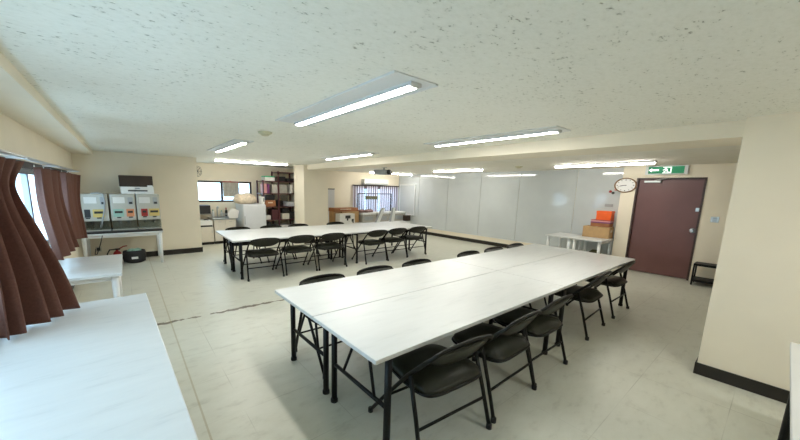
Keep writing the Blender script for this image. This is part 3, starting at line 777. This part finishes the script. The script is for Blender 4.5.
# shelf rack
rk = thing('shelf_rack', 'tall maroon steel shelf rack packed with kitchen things', 'shelf', (0, 0, 0))
RX0, RX1, RY0, RY1 = 3.06, 4.05, 9.0, 9.5
for x, zt in ((RX0, 1.68), (3.50, 1.95), (RX1, 1.95)):
    for y in (RY0, RY1):
        MB().box(x - .018, y - .018, 0, x + .018, y + .018, zt).build('post', 'rack_metal', rk)
for z in (.10, .55, .92, 1.30, 1.64):
    MB().box(RX0 - .015, RY0 - .015, z, RX1 + .015, RY1 + .015, z + .022).build('shelf_board', 'rack_metal', rk)
MB().box(3.485, RY0 - .015, 1.90, RX1 + .015, RY1 + .015, 1.925).build('shelf_board', 'rack_metal', rk)
items = [
 ('storage_box', 'green lidded box on top of the shelf rack', 'box', 3.14, 9.05, 1.663, 3.42, 9.35, 1.80, 'paper', 'green'),
 ('tool_case', 'black case under the raised top of the rack', 'case', 3.53, 9.05, 1.663, 3.74, 9.4, 1.80, 'dark_plastic', None),
 ('document_box', 'dark flat document box beside the black case', 'box', 3.78, 9.05, 1.663, 4.02, 9.4, 1.76, 'bag', None),
 ('file_binder', 'purple file binder at the window end of the upper shelf', 'binder', 3.19, 9.02, 1.323, 3.25, 9.35, 1.58, 'purple', None),
 ('file_binder', 'pale file binder between rack post and purple binder', 'binder', 3.10, 9.02, 1.323, 3.17, 9.35, 1.59, 'pink', None),
 ('storage_box', 'wide olive box on the upper shelf', 'box', 3.33, 9.03, 1.323, 3.78, 9.4, 1.57, 'towel', None),
 ('file_binder', 'white file binder at the column end of the upper shelf', 'binder', 3.86, 9.02, 1.323, 3.94, 9.35, 1.58, 'paper', None),
 ('wood_box', 'red brown flat box on the middle shelf', 'box', 3.12, 9.03, .943, 3.42, 9.4, 1.12, 'wood', None),
 ('cooking_pot', '', 'pot', 0, 0, 0, 0, 0, 0, None, None),
 ('storage_tub', 'lavender tub on the middle shelf', 'tub', 3.75, 9.03, .943, 3.98, 9.35, 1.08, 'fridge', None),
 ('storage_tub', 'pale tub at the fridge end of the lower shelf', 'tub', 3.11, 9.02, .573, 3.26, 9.35, .70, 'paper', None),
 ('jar_crate', 'maroon crate on the lower shelf', 'crate', 3.30, 9.02, .573, 3.55, 9.35, .86, 'rack_metal', None),
 ('snack_box', 'cream box on the lower shelf beside the maroon crate', 'box', 3.60, 9.02, .573, 3.82, 9.35, .74, 'cabinet', None),
 ('storage_tub', 'dark box stacked on the cream box of the lower shelf', 'box', 3.61, 9.03, .745, 3.81, 9.33, .89, 'bag', None),
 ('dark_carton', 'dark carton stacked on the red brown flat box', 'box', 3.13, 9.04, 1.128, 3.40, 9.38, 1.27, 'bag', None),
 ('storage_tub', 'black bin on the bottom shelf nearest the fridge', 'bin', 3.10, 9.04, .123, 3.27, 9.4, .50, 'bag', None),
 ('storage_tub', 'dark tub at the column end of the lower shelf', 'tub', 3.85, 9.02, .573, 4.0, 9.35, .78, 'bag', None),
 ('white_tray', 'white tray on the bottom shelf of the rack', 'tray', 3.30, 9.04, .123, 3.90, 9.4, .40, 'bag', 'paper'),
]
for it in items:
    if it[0] == 'cooking_pot':
        p_ = thing('cooking_pot', 'black cooking pot on the middle shelf', 'pot', (3.58, 9.22, .943))
        MB().lathe([(.11, 0), (.125, .02), (.125, .15), (.13, .155)], (0, 0, 0), 20).build('pot_body', 'dark_plastic', p_)
        MB().lathe([(.128, .156), (.10, .18), (.02, .195), (.02, .215)], (0, 0, 0), 20).build('lid', 'dark_plastic', p_)
        continue
    n_, lab, cat, x0, y0, z0, x1, y1, z1, mt, lid = it
    boxobj(n_, lab, cat, x0, y0, z0, x1, y1, z1, mt, 'things on the shelf rack', lid)
# round wall fan seen beside the recess corner
wf_ = thing('wall_fan', 'small dark wall fan inside the kitchen recess corner', 'fan', (XB, 8.45, 1.82), .75)
MB().box(0.0, -.04, -.05, .05, .04, .05, .005).build('fan_bracket', 'dark_plastic', wf_)
MB().lathe([(.02, .05), (.035, .07), (.03, .10)], (0, 0, 0), 14, 'X').build('fan_motor', 'dark_plastic', wf_)
m = MB()
for R_ in (.05, .09, .12): m.tube([(.105, R_ * math.cos(2 * PI * j / 24), R_ * math.sin(2 * PI * j / 24)) for j in range(24)], .004, 5, closed=True)
for j in range(8): m.tube([(.105, .02 * math.cos(PI * j / 4), .02 * math.sin(PI * j / 4)), (.105, .12 * math.cos(PI * j / 4), .12 * math.sin(PI * j / 4))], .003, 5)
m.build('fan_cage', 'dark_plastic', wf_)

# ------------------------------------------------------------------ far corner
ac = thing('air_conditioner', 'white wall air conditioner above the striped blinds', 'air conditioner', (6.92, YF, 1.66))
MB().box(-.53, -.20, 0, .53, -.002, .175, .02, 3).build('unit_body', 'white_plastic', ac); MB().box(-.48, -.205, .012, .48, -.195, .035).build('louver', 'grey_plastic', ac)
bl = thing('vertical_blind', 'vertical blinds striped white and plum across the far window', 'blind', (0, YF - .06, 0))
MB().box(6.02, -.025, 1.60, 8.07, .025, 1.635, .004).build('head_rail', 'brown_frame', bl)
x = 6.05; i = 0
while x < 8.04:
    dark = i % 2 == 1 or i in (10, 22)
    m = MB(); hw = .016 if dark else .031; m.box(-hw, -.003, 0, hw, .003, .98, mat=Matrix.Translation((x, 0, .62)) @ Matrix.Rotation(.12, 4, 'Z'))
    m.build('slat', 'blind_dark' if dark else 'blind_white', bl)
    x += .049; i += 1
cr = thing('clothes_rack', 'thin black clothes rack standing before the blinds', 'clothes rack', (0, 8.70, 0))
MB().tube([(6.07, 0, .02), (6.07, 0, 1.345), (7.50, 0, 1.345), (7.50, 0, .02)], .018, 8).build('rack_frame', 'black_metal', cr)
for x in (6.07, 7.50): MB().tube([(x, -.05, .015), (x, .2, .015)], .015, 8).build('rack_foot', 'black_metal', cr)
hs = tag(MB().box(-.24, -.02, -.11, .24, .02, 0, .006).tube([(-.15, 0, 0), (-.15, 0, .06)], .004, 5).tube([(.15, 0, 0), (.15, 0, .06)], .004, 5).build('hanging_pouch', 'olive'), 'olive fabric roll hanging from the black clothes rack', 'pouch'); hs.location = (6.63, 8.70, 1.268)
wp = thing('wall_panel', 'narrow pale grey board leaning by the column', 'board', (5.16, 8.93, 0)); MB().box(-.13, -.03, 0, .13, .03, 1.46, .006).build('board_face', 'fridge', wp); MB().box(-.135, -.032, 1.461, .135, .032, 1.49).build('board_cap', 'dark_plastic', wp)
LT = .452
boxobj('cardboard_box', 'large brown cardboard box on the low table by the blinds', 'box', 5.18, 8.26, LT, 5.80, 8.6, .80, 'cardboard')
boxobj('flat_carton', 'red brown flat carton on the large cardboard box', 'box', 4.90, 8.27, .805, 5.78, 8.6, .915, 'wood')
boxobj('support_carton', 'plain carton under the end of the red brown carton', 'box', 4.92, 8.30, LT, 5.15, 8.6, .80, 'cardboard')
boxobj('printed_box', 'white box printed with dark marks before the brown box', 'box', 4.92, 7.96, LT, 5.44, 8.22, .76, 'paper', marks=[(.35, .55, .7, .85), (.45, .35, .55, .55), (.78, .1, .93, .5), (.5, .08, .65, .25)])
boxobj('paper_stack', 'stack of white paper at the column end of the low table', 'paper', 4.88, 7.87, LT, 5.3, 7.94, .53, 'paper')
# office machines in front of blinds
def machine(label, x, w):
    r = thing('storage_case', label, 'case', (x, 8.33, LT), 0, 'cases on the low table')
    MB().box(-w, -.2, 0, w, .25, .24, .012).build('case_body', 'towel', r); MB().box(-w - .01, -.21, .241, w + .01, .26, .30, .012).build('lid', 'white_plastic', r)
    MB().box(-w * .7, -.207, .06, w * .5, -.2, .18).build('front_panel', 'grey_plastic', r)
machine('pale storage case beside the cardboard box', 6.12, .27)
machine('pale storage case between the two white slanted boards', 6.72, .22)
machine('pale storage case at the small whiteboard end of the low table', 7.42, .28)
for (x, lean, lab) in ((6.36, .22, 'white slanted board propped by the cardboard box'), (6.98, .05, 'white upright board propped toward the small whiteboard')):
    r = thing('propped_board', lab, 'board', (x, 7.98, LT), 0, 'white boards on the low table')
    MB().prism([(-.09, 0), (.05, 0), (.05 + lean, .46), (-.05 + lean, .46)], -.02, .02, 'XZ').build('board_face', 'white_plastic', r)
    MB().prism([(-.13, 0), (-.095, 0), (-.055 + lean, .46), (-.085 + lean, .46)], -.024, .03, 'XZ').build('board_edge', 'grey_plastic', r)
m = MB()
for i in range(5): m.lathe([(.05, 0), (.10, .02), (.09, .07), (.03, .10)], (-.2 + .1 * i, .03 * math.sin(i * 2.1), 0), 10)
pc = tag(m.build('cloth_bundle', 'mauve'), 'dusty pink cloth bundle on the pale storage case', 'cloth'); pc.location = (6.10, 8.30, LT + .302)
boxobj('dark_crate', 'small dark crate at the end of the low table under the small whiteboard', 'crate', 7.715 - .22, 7.88, LT, 7.70, 8.04, .64, 'brown_frame')

# ------------------------------------------------------------------ things by the whiteboard and door
boxobj('cardboard_box', 'brown cardboard box on the white table by the whiteboard', 'box', 7.70, 2.14, .602, 7.96, 2.62, .83, 'cardboard')
fl = boxobj('folder_pile', 'dark folder pile on the cardboard box by the whiteboard', 'folders', 7.73, 2.16, .835, 7.95, 2.50, .93, 'wood', lid='purple')
boxobj('pink_tray', 'pink tray under the orange box', 'tray', 7.73, 2.15, .932, 7.95, 2.50, .972, 'pink', lid='red')
boxobj('orange_box', 'bright orange box on the pile beside the whiteboard edge', 'box', 7.75, 2.16, .974, 7.95, 2.42, 1.16, 'orange', lid='orange')
eb = tag(MB().box(-.035, -.07, -.03, 0, .07, .03, .006).build('board_eraser', 'grey_plastic'), 'grey eraser stuck on the whiteboard above the orange box', 'eraser'); eb.location = (XR - .0145, 2.32, 1.27)
for (y, z, mt, lab) in ((2.33, 1.56, 'red', 'red magnet on the whiteboard beside the clock'), (2.28, 1.53, 'dark_plastic', 'dark magnet on the whiteboard beside the clock'), (2.24, 1.60, 'pink', 'pink magnet on the whiteboard beside the clock')):
    g_ = tag(MB().lathe([(.026, 0), (.026, -.012), (.018, -.018)], (0, 0, 0), 14, 'X').build('board_magnet', mt), lab, 'magnet', 'magnets on the whiteboard'); g_.location = (XR - .0145, y, z)
ub = tag(MB().lathe([(.08, 0), (.13, .03), (.14, .18), (.11, .30), (.05, .36)], (0, 0, 0), 14).build('olive_sack', 'olive'), 'olive sack on the floor under the box-laden white table', 'sack'); ub.location = (7.62, 2.32, 0)
# clock: an oval wall clock
ck = thing('wall_clock', 'white wall clock with wooden rim on the strip beside the door', 'clock', (XD, 2.035, 1.685))
SY, SZ = .185, .145
def ell(mb):
    for v in mb.bm.verts: v.co.y *= SY; v.co.z *= SZ
    return mb
ell(MB().lathe([(1.0, 0), (1.0, -.02), (.95, -.036), (.88, -.03), (.87, -.01)], (0, 0, 0), 40, 'X')).build('clock_rim', 'clock_rim', ck)
ell(MB().lathe([(.87, -.008), (.87, -.014)], (0, 0, 0), 40, 'X')).build('clock_face', 'clock_face', ck)
m = MB()
for k in range(12):
    a = PI * k / 6; r0, r1 = .66, .78
    w_ = .025 if k % 3 else .04
    q = [(r0, -w_), (r1, -w_), (r1, w_), (r0, w_)]
    # angle measured clockwise from 12, as seen from -X looking to +X (image right is -Y)
    m.prism([((-(u * math.sin(a) + v * math.cos(a))) * SY, (u * math.cos(a) - v * math.sin(a)) * SZ) for u, v in q], -.0165, -.0138, 'YZ')
m.build('hour_mark', 'dark_plastic', ck)
for nm, ang, ln, w_ in (('hour_hand', 8.72 / 12 * 2 * PI, .45, .045), ('minute_hand', 42.5 / 60 * 2 * PI, .68, .028)):
    q = [(-.1, -w_), (ln, -w_ * .5), (ln, w_ * .5), (-.1, w_)]
    d0 = -.018 if nm == 'hour_hand' else -.021
    MB().prism([((-(u * math.sin(ang) + v * math.cos(ang))) * SY, (u * math.cos(ang) - v * math.sin(ang)) * SZ) for u, v in q], d0 - .002, d0, 'YZ').build(nm, 'dark_plastic', ck)
# exit sign hung in front of the wall, above the door
es = thing('exit_sign', 'green exit sign with running figure and arrow above the door', 'sign', (XD, 1.45, 1.985))
MB().box(-.06, -.295, -.105, -.001, .295, .055, .006).build('sign_case', 'lamp_white', es)
pn = MB().box(-.066, -.245, -.085, -.061, .25, .04).build('sign_panel', 'sign_green', es)
ar = MB()
xa, xb_ = -.0695, -.0665
ar.prism([(.245, -.022), (.20, .012), (.20, -.008), (.10, -.008), (.10, -.036), (.20, -.036), (.20, -.056)], xa, xb_, 'YZ')
ar.build('arrow_mark', 'sign_white', pn)
fg = MB()
fg.prism([(.045, .030), (-.075, .030), (-.075, -.078), (.045, -.078), (.045, -.070), (-.062, -.070), (-.062, .022), (.045, .022)], xa, xb_, 'YZ')
fg.lathe([(.010, xa), (.010, xb_)], (0, .010, .008), 12, 'X')
fg.prism([(.012, -.004), (-.018, -.004), (-.025, -.035), (.0, -.035)], xa, xb_, 'YZ')
fg.prism([(.012, -.006), (.045, -.022), (.042, -.029), (.008, -.016)], xa, xb_, 'YZ')
fg.prism([(-.0, -.033), (.03, -.048), (.022, -.066), (.014, -.064), (.018, -.050), (-.012, -.042)], xa, xb_, 'YZ')
fg.prism([(-.012, -.034), (-.03, -.055), (-.055, -.055), (-.055, -.062), (-.032, -.063), (-.005, -.040)], xa, xb_, 'YZ')
fg.build('running_figure', 'sign_white', pn)
sp_ = thing('light_switch', 'grey light switch plate beside the door', 'light switch', (XD, .725, 1.115)); MB().box(-.010, -.05, -.05, -.001, .05, .05, .004).build('switch_plate', 'steel', sp_)
for z in (-.022, .022): MB().box(-.016, -.025, z - .015, -.010, .025, z + .015, .002).build('switch_key', 'grey_plastic', sp_)
# shoe rack
sr = thing('shoe_rack', 'black two-tier shoe rack between door and pillar', 'shoe rack', (7.70, .585, 0))
for sy in (-1, 1):
    MB().tube([(-.12, sy * .245, 0), (-.12, sy * .245, .36), (.12, sy * .245, .36), (.12, sy * .245, 0)], .012, 8).build('side_frame', 'black_metal', sr)
MB().box(-.13, -.255, .335, .13, .255, .375, .004).build('shelf', 'black_metal', sr)
MB().box(-.13, -.255, .06, .13, .255, .10, .004).build('shelf', 'black_metal', sr)

# ------------------------------------------------------------------ daylight
w = bpy.data.worlds.new('day'); S.world = w; w.use_nodes = True
bgn = w.node_tree.nodes['Background']; bgn.inputs[0].default_value = (.56, .79, 1.0, 1); bgn.inputs[1].default_value = 2.7

# ------------------------------------------------------------------ camera
PX, PY, F = 374.72076, 242.0339, 318.93979
rx, ry, rz = .16415, -.02218, .90718
cy_, sy_ = math.cos(rz), math.sin(rz)
fwd = Vector((cy_, sy_, 0)); right = Vector((sy_, -cy_, 0)); down = Vector((0, 0, -1))
cp_, sp2 = math.cos(rx), math.sin(rx)
f2 = fwd * cp_ + down * sp2; d2 = down * cp_ - fwd * sp2
cr_, sr_ = math.cos(ry), math.sin(ry)
r3 = right * cr_ + d2 * sr_; d3 = d2 * cr_ - right * sr_
cam = bpy.data.cameras.new('camera'); co = bpy.data.objects.new('camera', cam); COL.objects.link(co)
mat = Matrix.Identity(4)
for i in range(3): mat[i][0], mat[i][1], mat[i][2] = r3[i], -d3[i], -f2[i]
mat[0][3], mat[1][3], mat[2][3] = 0, 0, 1.5
co.matrix_world = mat
cam.sensor_width = 36; cam.lens = F / 800 * 36
cam.shift_x = (400 - PX) / 800; cam.shift_y = (PY - 220) / 800
cam.clip_start = .02
S.camera = co

vs = S.view_settings
vs.view_transform = 'Standard'; vs.look = 'None'; vs.gamma = 1; vs.use_curve_mapping = False; vs.exposure = 1.22
S.cycles.max_bounces = 10; S.cycles.diffuse_bounces = 6; S.cycles.transparent_max_bounces = 12
S.cycles.use_denoising = True
S.cycles.sample_clamp_indirect = 4
